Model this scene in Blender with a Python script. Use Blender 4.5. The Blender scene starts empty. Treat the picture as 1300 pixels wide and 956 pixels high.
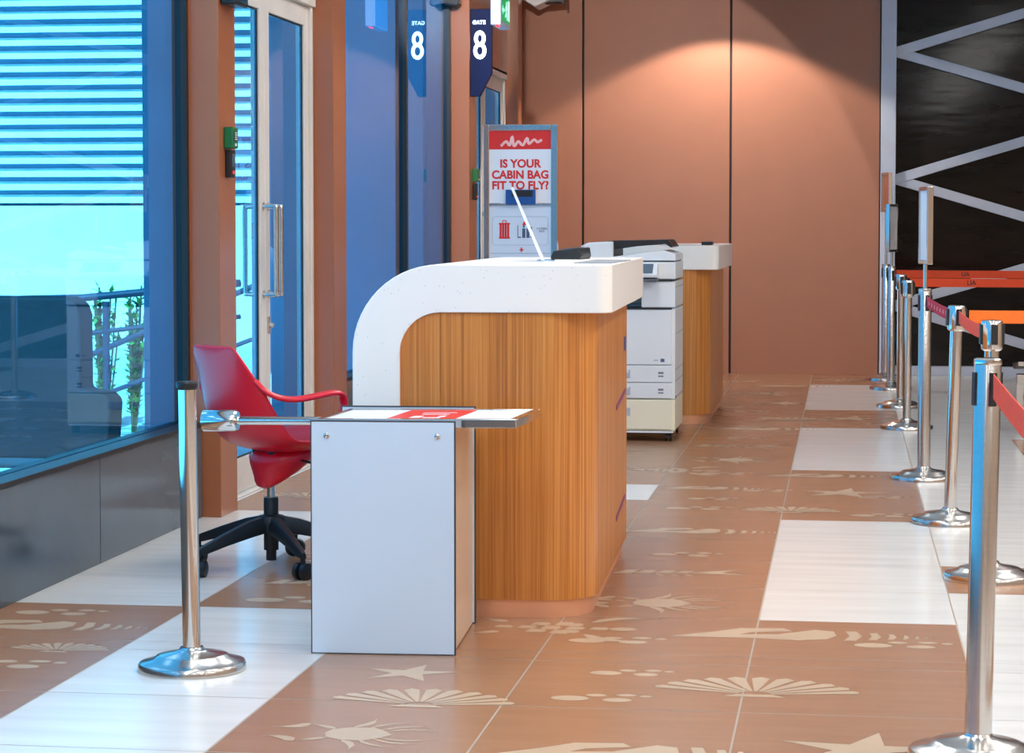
import bpy, bmesh, math, random
from mathutils import Vector, Matrix, Euler
random.seed(7)
S = bpy.context.scene
C = S.collection
PI = math.pi
rad = math.radians

# ------------------------------------------------------------------ materials
def srgb(r, g, b):
    f = lambda c: (c/255/12.92) if c/255 <= .04045 else ((c/255+.055)/1.055)**2.4
    return (f(r), f(g), f(b), 1)

def mat(name, col, rough=.5, metal=0., noise=None, scale=(1, 1, 1), bump=0., coat=0., spec=.5, emit=None, estr=0.):
    """principled material whose colour drifts a little with a stretched noise"""
    m = bpy.data.materials.new(name); m.use_nodes = True
    nt = m.node_tree; N = nt.nodes; L = nt.links
    b = N['Principled BSDF']
    b.inputs['Base Color'].default_value = col
    b.inputs['Roughness'].default_value = rough
    b.inputs['Metallic'].default_value = metal
    b.inputs['Coat Weight'].default_value = coat
    b.inputs['Coat Roughness'].default_value = .08
    b.inputs['Specular IOR Level'].default_value = spec
    if emit:
        b.inputs['Emission Color'].default_value = emit
        b.inputs['Emission Strength'].default_value = estr
    amt = .06 if noise is None else noise
    tc = N.new('ShaderNodeTexCoord'); mp = N.new('ShaderNodeMapping'); nz = N.new('ShaderNodeTexNoise')
    mp.inputs['Scale'].default_value = scale
    nz.inputs['Scale'].default_value = 4; nz.inputs['Detail'].default_value = 5
    L.new(tc.outputs['Object'], mp.inputs[0]); L.new(mp.outputs[0], nz.inputs['Vector'])
    rp = N.new('ShaderNodeValToRGB')
    rp.color_ramp.elements[0].position = .3; rp.color_ramp.elements[1].position = .7
    rp.color_ramp.elements[0].color = tuple(c*(1-amt) for c in col[:3])+(1,)
    rp.color_ramp.elements[1].color = tuple(min(1, c*(1+amt)) for c in col[:3])+(1,)
    L.new(nz.outputs['Fac'], rp.inputs[0]); L.new(rp.outputs[0], b.inputs['Base Color'])
    if bump:
        bp = N.new('ShaderNodeBump'); bp.inputs['Strength'].default_value = bump; bp.inputs['Distance'].default_value = .01
        L.new(nz.outputs['Fac'], bp.inputs['Height']); L.new(bp.outputs[0], b.inputs['Normal'])
    return m

def wood_mat():
    m = bpy.data.materials.new('oak_veneer'); m.use_nodes = True
    nt = m.node_tree; N = nt.nodes; L = nt.links; b = N['Principled BSDF']
    tc = N.new('ShaderNodeTexCoord')
    mp = N.new('ShaderNodeMapping'); mp.inputs['Scale'].default_value = (120, 120, 1.0)
    n1 = N.new('ShaderNodeTexNoise'); n1.inputs['Scale'].default_value = 1; n1.inputs['Detail'].default_value = 6; n1.inputs['Roughness'].default_value = .65
    mp2 = N.new('ShaderNodeMapping'); mp2.inputs['Scale'].default_value = (14, 14, .25)
    n2 = N.new('ShaderNodeTexNoise'); n2.inputs['Scale'].default_value = 1; n2.inputs['Detail'].default_value = 3
    ad = N.new('ShaderNodeMath'); ad.operation = 'MULTIPLY_ADD'; ad.inputs[1].default_value = .3
    sc = N.new('ShaderNodeMath'); sc.operation = 'MULTIPLY'; sc.inputs[1].default_value = .7
    rp = N.new('ShaderNodeValToRGB')
    e = rp.color_ramp.elements
    e[0].position = .30; e[0].color = srgb(138, 78, 28)
    e[1].position = .68; e[1].color = srgb(226, 158, 82)
    k = rp.color_ramp.elements.new(.47); k.color = srgb(194, 120, 50)
    L.new(tc.outputs['Object'], mp.inputs[0]); L.new(mp.outputs[0], n1.inputs['Vector'])
    L.new(tc.outputs['Object'], mp2.inputs[0]); L.new(mp2.outputs[0], n2.inputs['Vector'])
    L.new(n1.outputs['Fac'], sc.inputs[0]); L.new(n2.outputs['Fac'], ad.inputs[0]); L.new(sc.outputs[0], ad.inputs[2])
    L.new(ad.outputs[0], rp.inputs[0]); L.new(rp.outputs[0], b.inputs['Base Color'])
    b.inputs['Roughness'].default_value = .38; b.inputs['Coat Weight'].default_value = .15
    bp = N.new('ShaderNodeBump'); bp.inputs['Strength'].default_value = .08; bp.inputs['Distance'].default_value = .005
    L.new(n1.outputs['Fac'], bp.inputs['Height']); L.new(bp.outputs[0], b.inputs['Normal'])
    return m

def glass_mat(name, tint, refl=1.0, wav=0.0):
    m = bpy.data.materials.new(name); m.use_nodes = True
    nt = m.node_tree; N = nt.nodes; L = nt.links; N.remove(N['Principled BSDF'])
    out = N['Material Output']
    t = N.new('ShaderNodeBsdfTransparent'); t.inputs[0].default_value = tint
    g = N.new('ShaderNodeBsdfGlossy'); g.inputs['Roughness'].default_value = .015; g.inputs['Color'].default_value = (.38, .60, .92, 1)
    fr = N.new('ShaderNodeFresnel'); fr.inputs['IOR'].default_value = 1.5
    mu = N.new('ShaderNodeMath'); mu.operation = 'MULTIPLY'; mu.inputs[1].default_value = refl; mu.use_clamp = True
    mx = N.new('ShaderNodeMixShader')
    geo = N.new('ShaderNodeNewGeometry'); inv = N.new('ShaderNodeMath'); inv.operation = 'SUBTRACT'; inv.inputs[0].default_value = 1; fm = N.new('ShaderNodeMath'); fm.operation = 'MULTIPLY'
    L.new(geo.outputs['Backfacing'], inv.inputs[1]); L.new(inv.outputs[0], fm.inputs[0]); L.new(mu.outputs[0], fm.inputs[1])
    L.new(fr.outputs[0], mu.inputs[0]); L.new(fm.outputs[0], mx.inputs[0]); L.new(t.outputs[0], mx.inputs[1]); L.new(g.outputs[0], mx.inputs[2])
    L.new(mx.outputs[0], out.inputs[0])
    if wav:
        tc = N.new('ShaderNodeTexCoord'); nz = N.new('ShaderNodeTexNoise'); nz.inputs['Scale'].default_value = 1.2
        bp = N.new('ShaderNodeBump'); bp.inputs['Strength'].default_value = wav; bp.inputs['Distance'].default_value = .02
        L.new(tc.outputs['Object'], nz.inputs['Vector']); L.new(nz.outputs['Fac'], bp.inputs['Height'])
        L.new(bp.outputs[0], g.inputs['Normal'])
    return m

def speckle_mat():
    m = mat('white_solid_surface', srgb(246, 243, 236), .28, noise=.02)
    nt = m.node_tree; N = nt.nodes; L = nt.links; b = N['Principled BSDF']
    tc = N.new('ShaderNodeTexCoord'); v = N.new('ShaderNodeTexVoronoi'); v.inputs['Scale'].default_value = 55
    rp = N.new('ShaderNodeValToRGB'); e = rp.color_ramp.elements
    e[0].position = .04; e[0].color = srgb(205, 196, 184); e[1].position = .12; e[1].color = srgb(247, 244, 238)
    L.new(tc.outputs['Object'], v.inputs['Vector']); L.new(v.outputs['Distance'], rp.inputs[0]); L.new(rp.outputs[0], b.inputs['Base Color'])
    return m

M = {}
M['wood'] = wood_mat()
M['white'] = speckle_mat()
M['tile_brown'] = mat('brown_tile', srgb(164, 120, 90), .26, noise=.07, scale=(.8, 5, 1))
M['tile_white'] = mat('white_marble_tile', srgb(229, 227, 222), .20, noise=.07, scale=(.4, 3, 1))
M['grout'] = mat('grout', srgb(168, 154, 138), .7)
M['motif'] = mat('beige_inlay', srgb(192, 166, 138), .32, noise=.06)
M['copper'] = mat('copper_plinth', srgb(236, 176, 140), .34, metal=.5)
M['brown_panel'] = mat('brown_aluminium_panel', srgb(164, 97, 62), .28, noise=.03, coat=.25)
M['brown_wall'] = mat('brown_wall_panel', srgb(166, 110, 84), .5, noise=.03)
M['groove'] = mat('dark_joint', srgb(40, 36, 40), .7)
M['lowwall'] = mat('grey_glazed_panel', srgb(76, 88, 98), .12, noise=.06)
M['frame_white'] = mat('white_door_frame', srgb(226, 222, 216), .35)
M['outer_clad'] = mat('outer_grey_cladding', srgb(120, 140, 164), .5)
M['truss'] = mat('pale_truss_steel', srgb(196, 202, 216), .4)
M['black'] = mat('black_plastic', srgb(22, 23, 27), .42)
M['dark'] = mat('dark_void', srgb(16, 14, 14), .9)
M['chrome'] = mat('polished_steel', srgb(222, 220, 216), .12, metal=1, noise=.02)
M['steel'] = mat('brushed_steel', srgb(208, 206, 202), .2, metal=1, noise=.05, scale=(1, 1, 30))
M['box'] = mat('pale_blue_white_laminate', srgb(202, 219, 236), .36, noise=.015)
M['box_edge'] = mat('dark_laminate_edge', srgb(60, 62, 70), .5)
M['beige'] = mat('wood_reflection_laminate', srgb(226, 206, 186), .18, noise=.02)  # warm reflection of the wooden counter put into the panel colour
M['red'] = mat('red_plastic_shell', srgb(232, 8, 38), .34, noise=.03, coat=.1)
M['crimson'] = mat('crimson_cushion', srgb(150, 12, 52), .85, noise=.12, scale=(30, 30, 30))
M['cop_white'] = mat('copier_white_plastic', srgb(226, 230, 234), .42, noise=.02)
M['cop_cream'] = mat('copier_cream_plastic', srgb(236, 230, 206), .42, noise=.02)
M['cop_grey'] = mat('copier_grey_plastic', srgb(120, 130, 142), .4)
M['screen'] = mat('dark_blue_screen', srgb(40, 74, 98), .15)
M['navy'] = mat('navy_sign_panel', srgb(3, 24, 70), .5, spec=.15)
M['glow'] = mat('lit_white_lettering', (1, 1, 1, 1), .5, emit=(.75, .9, 1, 1), estr=6)
M['green_lit'] = mat('lit_green_sign_face', srgb(10, 120, 70), .4, emit=srgb(20, 150, 90), estr=.9)
M['mint_lit'] = mat('lit_pale_green_symbol', srgb(190, 255, 220), .4, emit=srgb(150, 255, 210), estr=1.2)
M['red_led'] = mat('red_indicator', (1, .02, .02, 1), .4, emit=(1, .02, .02, 1), estr=4)
M['green_box'] = mat('green_plastic', srgb(14, 104, 54), .4)
M['poster'] = mat('white_poster_paper', srgb(232, 234, 240), .4, noise=.01)
M['poster_blue'] = mat('pale_blue_poster_paper', srgb(214, 224, 238), .4, noise=.01)
M['poster_red'] = mat('red_print', srgb(222, 38, 36), .45, noise=.02)
M['poster_pink'] = mat('smudged_white_print', srgb(246, 190, 186), .5, noise=.05)
M['ink'] = mat('grey_blue_print', srgb(70, 96, 128), .5)
M['line'] = mat('pale_grey_print', srgb(176, 190, 208), .5)
M['blue'] = mat('blue_plastic', srgb(14, 78, 150), .35)
M['purple'] = mat('purple_sticker', srgb(128, 52, 110), .5)
M['orange'] = mat('orange_belt_webbing', srgb(238, 74, 24), .6, noise=.08, scale=(20, 20, 20))
M['orange2'] = mat('bright_orange_belt_webbing', srgb(244, 112, 22), .6, noise=.08, scale=(20, 20, 20))
M['belt_red'] = mat('red_belt_webbing', srgb(238, 66, 32), .6, noise=.12, scale=(20, 20, 20))
M['belt_crimson'] = mat('crimson_belt_webbing', srgb(206, 16, 62), .6, noise=.08, scale=(20, 20, 20))
M['white_paint'] = mat('white_ceiling_paint', srgb(226, 224, 220), .7)
M['hall'] = mat('warm_hall_wall', srgb(176, 150, 128), .6)
M['ext_white'] = mat('white_outside_render', srgb(236, 240, 240), .7)
M['ext_blue'] = mat('slat_shadow_blue', srgb(96, 128, 156), .6)  # carries the shadow between the louvre slats as a darker blue
M['ext_navy'] = mat('dark_blue_cladding', srgb(52, 66, 92), .6)
M['ext_ground'] = mat('pale_outside_paving', srgb(220, 222, 222), .8)
M['ext_dark'] = mat('dark_tarpaulin', srgb(12, 15, 26), .8, noise=.4, scale=(3, 3, 10))
M['rail'] = mat('grey_painted_rail', srgb(44, 54, 74), .5)
M['leaf'] = mat('green_leaf', srgb(92, 150, 60), .55, noise=.35, scale=(6, 6, 6))
M['stem'] = mat('brown_stem', srgb(90, 76, 50), .7)
M['glass_blue'] = glass_mat('blue_tinted_glass', (.27, .69, .90, 1), 1.5)
M['glass_clear'] = glass_mat('pale_acrylic', (.80, .92, .96, 1), 1.5)

def darkglass():
    m = mat('smoked_glass', srgb(24, 19, 17), .1, noise=.5, scale=(.6, .6, 3), spec=.22)
    nt = m.node_tree; N = nt.nodes; L = nt.links; b = N['Principled BSDF']
    tc = N.new('ShaderNodeTexCoord'); mp = N.new('ShaderNodeMapping'); mp.inputs['Scale'].default_value = (.7, 1, 3.4)
    nz = N.new('ShaderNodeTexNoise'); nz.inputs['Scale'].default_value = 1.6; nz.inputs['Detail'].default_value = 2
    bp = N.new('ShaderNodeBump'); bp.inputs['Strength'].default_value = .1; bp.inputs['Distance'].default_value = .02
    L.new(tc.outputs['Object'], mp.inputs[0]); L.new(mp.outputs[0], nz.inputs['Vector']); L.new(nz.outputs['Fac'], bp.inputs['Height']); L.new(bp.outputs[0], b.inputs['Normal'])
    return m
M['smoked'] = darkglass()

# ------------------------------------------------------------------ mesh helpers
def B(): return bmesh.new()

def box(bm, x0, x1, y0, y1, z0, z1, mi=0):
    vs = [bm.verts.new(p) for p in ((x0, y0, z0), (x1, y0, z0), (x1, y1, z0), (x0, y1, z0), (x0, y0, z1), (x1, y0, z1), (x1, y1, z1), (x0, y1, z1))]
    for f in ((0, 3, 2, 1), (4, 5, 6, 7), (0, 1, 5, 4), (1, 2, 6, 5), (2, 3, 7, 6), (3, 0, 4, 7)):
        bm.faces.new([vs[i] for i in f]).material_index = mi
    return bm

def prism(bm, poly, axis, a, b, mi=0):
    """poly: 2D points; axis 'y': (x,z) extruded y; 'z': (x,y) extruded z; 'x': (y,z) extruded x"""
    def P(p, t):
        return {'y': (p[0], t, p[1]), 'z': (p[0], p[1], t), 'x': (t, p[0], p[1])}[axis]
    A = [bm.verts.new(P(p, a)) for p in poly]; D = [bm.verts.new(P(p, b)) for p in poly]
    n = len(poly)
    bm.faces.new(A).material_index = mi; bm.faces.new(D[::-1]).material_index = mi
    for i in range(n):
        bm.faces.new((A[i], D[i], D[(i+1) % n], A[(i+1) % n])).material_index = mi
    return bm

def lathe(bm, prof, c=(0, 0, 0), seg=40, axis='z', mi=0):
    rings = []
    for r, h in prof:
        ring = []
        for k in range(seg):
            a = 2*PI*k/seg
            if axis == 'z': p = (c[0]+r*math.cos(a), c[1]+r*math.sin(a), c[2]+h)
            elif axis == 'y': p = (c[0]+r*math.cos(a), c[1]+h, c[2]+r*math.sin(a))
            else: p = (c[0]+h, c[1]+r*math.cos(a), c[2]+r*math.sin(a))
            ring.append(bm.verts.new(p))
        rings.append(ring)
    for a, b in zip(rings, rings[1:]):
        for k in range(seg):
            bm.faces.new((a[k], a[(k+1) % seg], b[(k+1) % seg], b[k])).material_index = mi
    bm.faces.new(rings[0][::-1]).material_index = mi; bm.faces.new(rings[-1]).material_index = mi
    return bm

def cyl(bm, c, r, h, seg=24, axis='z', mi=0):
    return lathe(bm, [(r, 0), (r, h)], c, seg, axis, mi)

def tube(bm, pts, r, seg=12, ry=None, closed=False):
    """sweep a circle (or ellipse r x ry) along points"""
    pts = [Vector(p) for p in pts]; n = len(pts); rings = []
    up = Vector((0, 0, 1)); prev = None
    for i, p in enumerate(pts):
        t = (pts[(i+1) % n if closed else min(i+1, n-1)]-pts[(i-1) % n if closed else max(i-1, 0)]).normalized()
        if prev is None:
            s = t.cross(up)
            if s.length < .05: s = t.cross(Vector((0, 1, 0)))
        else: s = prev-t*prev.dot(t)
        s.normalize(); prev = s; q = s.cross(t)
        rr = r[i] if isinstance(r, (list, tuple)) else r
        r2 = rr if ry is None else (ry[i] if isinstance(ry, (list, tuple)) else ry)
        rings.append([bm.verts.new(p+s*rr*math.cos(2*PI*k/seg)+q*r2*math.sin(2*PI*k/seg)) for k in range(seg)])
    R = list(zip(rings, rings[1:]))
    if closed: R.append((rings[-1], rings[0]))
    for a, b in R:
        for k in range(seg): bm.faces.new((a[k], a[(k+1) % seg], b[(k+1) % seg], b[k]))
    if not closed:
        bm.faces.new(rings[0][::-1]); bm.faces.new(rings[-1])
    return bm

def bar(bm, p, q, w, h):
    """rectangular bar between two points"""
    p, q = Vector(p), Vector(q); t = (q-p).normalized(); s = t.cross(Vector((0, 0, 1)))
    if s.length < .01: s = Vector((1, 0, 0))
    s.normalize(); u = s.cross(t)
    a = [bm.verts.new(e+s*w/2*i+u*h/2*j) for e in (p, q) for i, j in ((-1, -1), (1, -1), (1, 1), (-1, 1))]
    for f in ((0, 1, 2, 3), (7, 6, 5, 4), (0, 4, 5, 1), (1, 5, 6, 2), (2, 6, 7, 3), (3, 7, 4, 0)): bm.faces.new([a[i] for i in f])
    return bm

def smooth_pts(pts, n=6):
    """Catmull-Rom through points"""
    P = [Vector(p) for p in pts]; P = [P[0]]+P+[P[-1]]; out = []
    for i in range(1, len(P)-2):
        for k in range(n):
            t = k/n; a, b, c, d = P[i-1], P[i], P[i+1], P[i+2]
            out.append(.5*((2*b)+(-a+c)*t+(2*a-5*b+4*c-d)*t*t+(-a+3*b-3*c+d)*t**3))
    out.append(P[-2]); return out

def arc(cx, cz, r, a0, a1, n=12):
    return [(cx+r*math.cos(rad(a0+(a1-a0)*i/n)), cz+r*math.sin(rad(a0+(a1-a0)*i/n))) for i in range(n+1)]

def obj(name, bm, m, parent=None, bevel=0, smooth=True, sub=0, solid=0, seg=2, loc=None):
    bmesh.ops.recalc_face_normals(bm, faces=bm.faces)
    me = bpy.data.meshes.new(name); bm.to_mesh(me); bm.free()
    for x in (m if isinstance(m, (list, tuple)) else [m]): me.materials.append(M[x])
    if smooth:
        me.shade_smooth(); me.set_sharp_from_angle(angle=rad(35))
    o = bpy.data.objects.new(name, me); C.objects.link(o)
    if parent: o.parent = parent
    if loc: o.location = loc
    if solid:
        k = o.modifiers.new('s', 'SOLIDIFY'); k.thickness = solid; k.offset = 0
    if bevel:
        k = o.modifiers.new('b', 'BEVEL'); k.width = bevel; k.segments = seg; k.limit_method = 'ANGLE'; k.angle_limit = rad(40); k.harden_normals = True
    if sub:
        k = o.modifiers.new('u', 'SUBSURF'); k.levels = sub; k.render_levels = sub
    return o

def tag(o, label, cat, group=None, kind=None):
    if label: o['label'] = label
    if cat: o['category'] = cat
    if group: o['group'] = group
    if kind: o['kind'] = kind
    return o

def struct(name, bm, m, label, cat, **k):
    o = obj(name, bm, m, **k); return tag(o, label, cat, kind='structure')

def thing(name, label, cat, loc=(0, 0, 0), rot=(0, 0, 0), group=None):
    o = bpy.data.objects.new(name, None); o.empty_display_size = .1; C.objects.link(o)
    o.location = loc; o.rotation_euler = rot
    return tag(o, label, cat, group)

def struct_empty(name, label, cat, loc=(0, 0, 0)):
    o = bpy.data.objects.new(name, None); C.objects.link(o); o.location = loc
    return tag(o, label, cat, kind='structure')

def copy_tree(o, parent=None):
    c = o.copy(); C.objects.link(c); c.parent = parent
    for ch in list(o.children): copy_tree(ch, c)
    return c

def text_mesh(s, size, emb=0.0, depth=.0006, spacing=1.0, align='CENTER', scx=1.0):
    cu = bpy.data.curves.new('t', 'FONT'); cu.body = s; cu.size = size; cu.align_x = align; cu.align_y = 'CENTER'
    cu.offset = emb; cu.extrude = depth; cu.space_character = spacing; cu.space_line = .95; cu.resolution_u = 4
    to = bpy.data.objects.new('t', cu); C.objects.link(to)
    bpy.context.view_layer.update()
    me = bpy.data.meshes.new_from_object(to.evaluated_get(bpy.context.evaluated_depsgraph_get()))
    bpy.data.objects.remove(to)
    if scx != 1.0:
        for v in me.vertices: v.co.x *= scx
    return me

def lettering(name, s, size, m, parent, loc, rot, **k):
    me = text_mesh(s, size, **k); me.name = name; me.materials.clear(); me.materials.append(M[m])
    o = bpy.data.objects.new(name, me); C.objects.link(o); o.parent = parent; o.location = loc; o.rotation_euler = rot
    return o
FRONT = (PI/2, 0, 0)          # reads from -Y
SIDE = (PI/2, 0, PI/2)        # reads from +X

# ------------------------------------------------------------------ floor
GX = [-2.62]+[-2.029+.593*i for i in range(20)]
GY = [-5.2, -4.6, -4.0, -3.39, -2.78, -2.17, -1.56, -.95, -.34, .21, .82, 1.43, 2.04, 2.65, 3.24, 3.85, 4.46, 5.07, 5.67, 6.28, 6.41, 7.02, 7.627, 8.234, 8.84, 9.448, 10.055, 10.66, 11.27, 11.40, 12.0, 12.61, 13.21, 13.82, 14.42, 15.03, 15.17, 15.77, 16.38, 16.98, 17.6, 18.2, 18.83]
def tile_white(ci, y):
    # ci 0: beside the window wall, then 1, 2 ... to the right
    if ci == 0: return 7.02 < y < 9.448 or 11.4 < y < 13.8
    if ci == 1: return (3.3 < y < 7.02) or 8.84 < y < 10.6
    if ci == 2: return 10.055 < y < 10.66
    if ci == 3: return False
    if ci == 4: return 7.02 < y < 9.448 or 11.4 < y < 13.82 or 15.17 < y < 17.6
    if ci == 5: return not (7.627 < y < 8.234)
    if ci == 6: return not (12.0 < y < 13.2 or 4.5 < y < 6)
    return (int(y*1.65)+ci*3) % 5 > 1

fl = B()
box(fl, -2.62, 9.0, -5.2, 18.83, -.05, -.0004, 2)
g = .0026
for i in range(len(GX)-1):
    if GX[i] > 8.9: break
    for j in range(len(GY)-1):
        x0, x1, y0, y1 = GX[i], min(GX[i+1], 9), GY[j], GY[j+1]
        vs = [fl.verts.new(p) for p in ((x0+g, y0+g, 0), (x1-g, y0+g, 0), (x1-g, y1-g, 0), (x0+g, y1-g, 0))]
        fl.faces.new(vs).material_index = 1 if tile_white(i, (y0+y1)/2) else 0

ZM = .0005; ZK = [0]
def shape(pts, cx, cy, sx, sy, rot=0):
    c, s = math.cos(rad(rot)), math.sin(rad(rot))
    v = []; ZK[0] = (ZK[0]+1) % 23
    for (x, y) in pts:
        X, Y = (x*c-y*s), (x*s+y*c)
        v.append(fl.verts.new((cx+X*sx, cy+Y*sy, ZM+ZK[0]*.000015)))
    try: fl.faces.new(v).material_index = 3
    except Exception: pass
def ell(cx, cy, a, b, n=16): return [(cx+a*math.cos(2*PI*k/n), cy+b*math.sin(2*PI*k/n)) for k in range(n)]
def blade(x0, y0, x1, y1, w0, w1, bend=0., n=6):
    L_, R_ = [], []
    dx, dy = x1-x0, y1-y0; l = math.hypot(dx, dy); nx, ny = -dy/l, dx/l
    for k in range(n+1):
        t = k/n; o = bend*math.sin(PI*t); w = (w0+(w1-w0)*t)*(.25+.75*math.sin(PI*min(1, t*1.1+.12))**.5 if 0 < t < 1 else .25)
        px, py = x0+dx*t+nx*o, y0+dy*t+ny*o
        L_.append((px+nx*w/2, py+ny*w/2)); R_.append((px-nx*w/2, py-ny*w/2))
    return L_+R_[::-1]
def bubbles(cx, cy, s=1., flip=1):
    for x, y, a, b in ((-.07, -.02, .055, .035), (.0, .03, .03, .018), (.065, -.03, .042, .026), (.085, .04, .03, .016), (.14, .03, .018, .012)):
        shape(ell(x*flip, y, a, b), cx, cy, s, s)
def auger(cx, cy, s=1., rot=0):
    shape([(-.36, -.06), (-.22, .02), (-.14, .075), (.0, .085), (.03, .05), (-.10, .02), (-.14, -.01), (-.02, .0), (.10, .075), (.16, .06), (.17, 0), (.14, -.05), (.05, -.075), (-.1, -.06)], cx, cy, s, s*1.3, rot)
    x = .18
    for k in range(7):
        w = .07*(.78**k); h = .065*(.76**k)
        shape([(x+.012, -h), (x+w*.7, -h*.95), (x+w, 0), (x+w*.75, h), (x+.018, h), (x+.03*(.8**k), 0)], cx, cy, s, s*1.3, rot)
        x += w+.006
def crab(cx, cy, s=1.):
    shape([(-.1, .0), (-.085, .06), (-.03, .095), (.05, .10), (.10, .05), (.13, 0), (.10, -.05), (.05, -.10), (-.03, -.095), (-.085, -.06)], cx, cy, s, s)
    for d in (1, -1):
        shape(blade(-.02, .10*d, .03, .24*d, .035, .02, -.02*d), cx, cy, s, s)
        shape(blade(.08, .07*d, .26, .12*d, .022, .012, .03*d), cx, cy, s, s)
        shape(blade(.10, .05*d, .29, .05*d, .02, .015, .035*d), cx, cy, s, s)
        shape(blade(.04, .10*d, .18, .19*d, .022, .012, .02*d), cx, cy, s, s)
        shape(blade(-.08, .07*d, -.17, .13*d, .03, .025, 0), cx, cy, s, s)
        shape(blade(-.18, .13*d, -.30, .07*d, .06, .02, .02*d), cx, cy, s, s)
def star(cx, cy, s=1., rot=10):
    p = []
    for k in range(10):
        r = .17 if k % 2 == 0 else .055
        p.append((r*1.4*math.cos(2*PI*k/10), r*math.sin(2*PI*k/10)))
    shape(p, cx, cy, s, s*1.2, rot)
def fan(cx, cy, s=1.):
    n = 11
    for k in range(n):
        a0 = rad(12+156*k/n); a1 = rad(12+156*(k+.72)/n)
        shape([(.05*math.cos(a0), -.1+.05*math.sin(a0)), (.3*math.cos(a0), -.1+.24*math.sin(a0)), (.31*math.cos((a0+a1)/2), -.1+.26*math.sin((a0+a1)/2)), (.3*math.cos(a1), -.1+.24*math.sin(a1)), (.05*math.cos(a1), -.1+.05*math.sin(a1))], cx, cy, s, s)
    shape([(-.09, -.13), (.09, -.13), (.05, -.095), (-.05, -.095)], cx, cy, s, s)
def turtle(cx, cy, s=1.):
    for ox in range(-2, 3):
        for oy in (-1, 0, 1):
            w = 1-.16*abs(ox); 
            if abs(ox) == 2 and oy: continue
            x, y = ox*.085+(.04 if oy else 0)*(1 if ox < 1 else -.3), oy*.08*w
            shape([(x-.036, y-.02), (x-.02, y-.036*w), (x+.025, y-.036*w), (x+.038, y), (x+.024, y+.036*w), (x-.022, y+.036*w)], cx, cy, s, s)
    shape(ell(.255, 0, .05, .035), cx, cy, s, s)
    for d in (1, -1):
        shape(blade(.13, .12*d, .36, .22*d, .06, .035, .05*d), cx, cy, s, s)
        shape(blade(-.17, .10*d, -.26, .15*d, .05, .03, 0), cx, cy, s, s)
def fish(cx, cy, s=1.):
    for k in range(4):
        shape([(-.26+.09*k, -.05+.012*k), (-.20+.09*k, .055-.004*k), (-.14+.09*k, .06-.006*k), (-.17+.09*k, -.05+.012*k)], cx, cy, s, s*1.2)
    shape([(.10, 0), (.20, .05), (.33, .09), (.26, .02), (.40, -.04), (.20, -.02)], cx, cy, s, s*1.2)
    for k in range(3): shape(blade(-.05+.07*k, -.055, .0+.07*k, -.12, .02, .01), cx, cy, s, s)
auger(-.17, 6.78, .92); bubbles(.16, 6.66); bubbles(-.66, 6.62, 1); turtle(-.86, 6.80, .85)
fan(-.22, 5.98, .9); bubbles(-.57, 6.14, .8); bubbles(-.62, 5.80, .9); fan(-1.05, 5.72, .8)
crab(-.58, 7.30, .82); fish(-.60, 7.95, .72); bubbles(-.58, 8.40, .95); bubbles(-.83, 7.3, .9)
auger(-.60, 9.05, .75); fan(-.22, 9.78, .72); star(.0, 10.45, .92); auger(-.12, 11.15, .75); bubbles(.15, 9.66, .95); bubbles(.17, 10.3, .8)
bubbles(-.62, 9.8, 1); bubbles(-.58, 10.15, .8); auger(-.62, 10.55, .62); turtle(-.85, 11.3, .85); crab(-.55, 11.85, .8); bubbles(-.57, 11.2, .9); bubbles(-.35, 10.5, .8)
fish(-.6, 12.6, .8); bubbles(-.55, 13.1, .8); auger(-.5, 13.7, .8); fan(-.3, 14.4, .8); star(.05, 14.5, .9); bubbles(-.6, 15.0, .8); crab(-.4, 15.7, .8); turtle(-.6, 16.6, .8); auger(-.4, 17.4, .8); fan(0, 18.1, .8); fish(-.9, 15.3, .8); fish(-.9, 17.9, .8)
auger(-2.42, 6.62, .8); bubbles(-2.42, 6.86, 1.); bubbles(-2.28, 6.02, 1.1); fan(-2.2, 6.27, .5); bubbles(-1.75, 7.2, 1.2); fish(-1.74, 7.55, .7); crab(-1.72, 8.1, .7); fan(-2.35, 10.0, .7)
auger(.62, 7.95, .7); turtle(1.2, 12.5, .8); star(-1.15, 6.05, .6); crab(-1.14, 5.3, .7); auger(-.5, 5.2, .8); star(.05, 5.3, .9)
struct('floor', fl, ['tile_brown', 'tile_white', 'grout', 'motif'], 'brown and white tiled floor with pale sea-creature inlays', 'floor', smooth=False)

# ------------------------------------------------------------------ room shell
CH = 3.35
c = B(); box(c, -2.95, 9.1, -5.3, 19.0, CH, CH+.15)
struct('ceiling', c, 'white_paint', 'white ceiling of the hall', 'ceiling')
c = B()
edges = [-2.95, -2.118, -.916, .283]
for a, b in zip(edges, edges[1:]): box(c, a+.009, b-.009, 18.8, 18.86, .0, CH)
box(c, -2.95, .283, 18.83, 18.95, 0, CH, 1)
struct('wall_back', c, ['brown_wall', 'groove'], 'brown panelled end wall with thin dark vertical joints', 'wall', bevel=.002)
c = B(); box(c, 9.0, 9.1, -5.3, 18.95, 0, CH); struct('wall_right', c, 'hall', 'far right wall of the hall', 'wall')
c = B(); box(c, -2.62, 9.0, -5.3, -5.2, 0, CH); struct('wall_front', c, 'hall', 'hall wall behind the viewer', 'wall')

XG = -2.69   # glass plane
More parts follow.
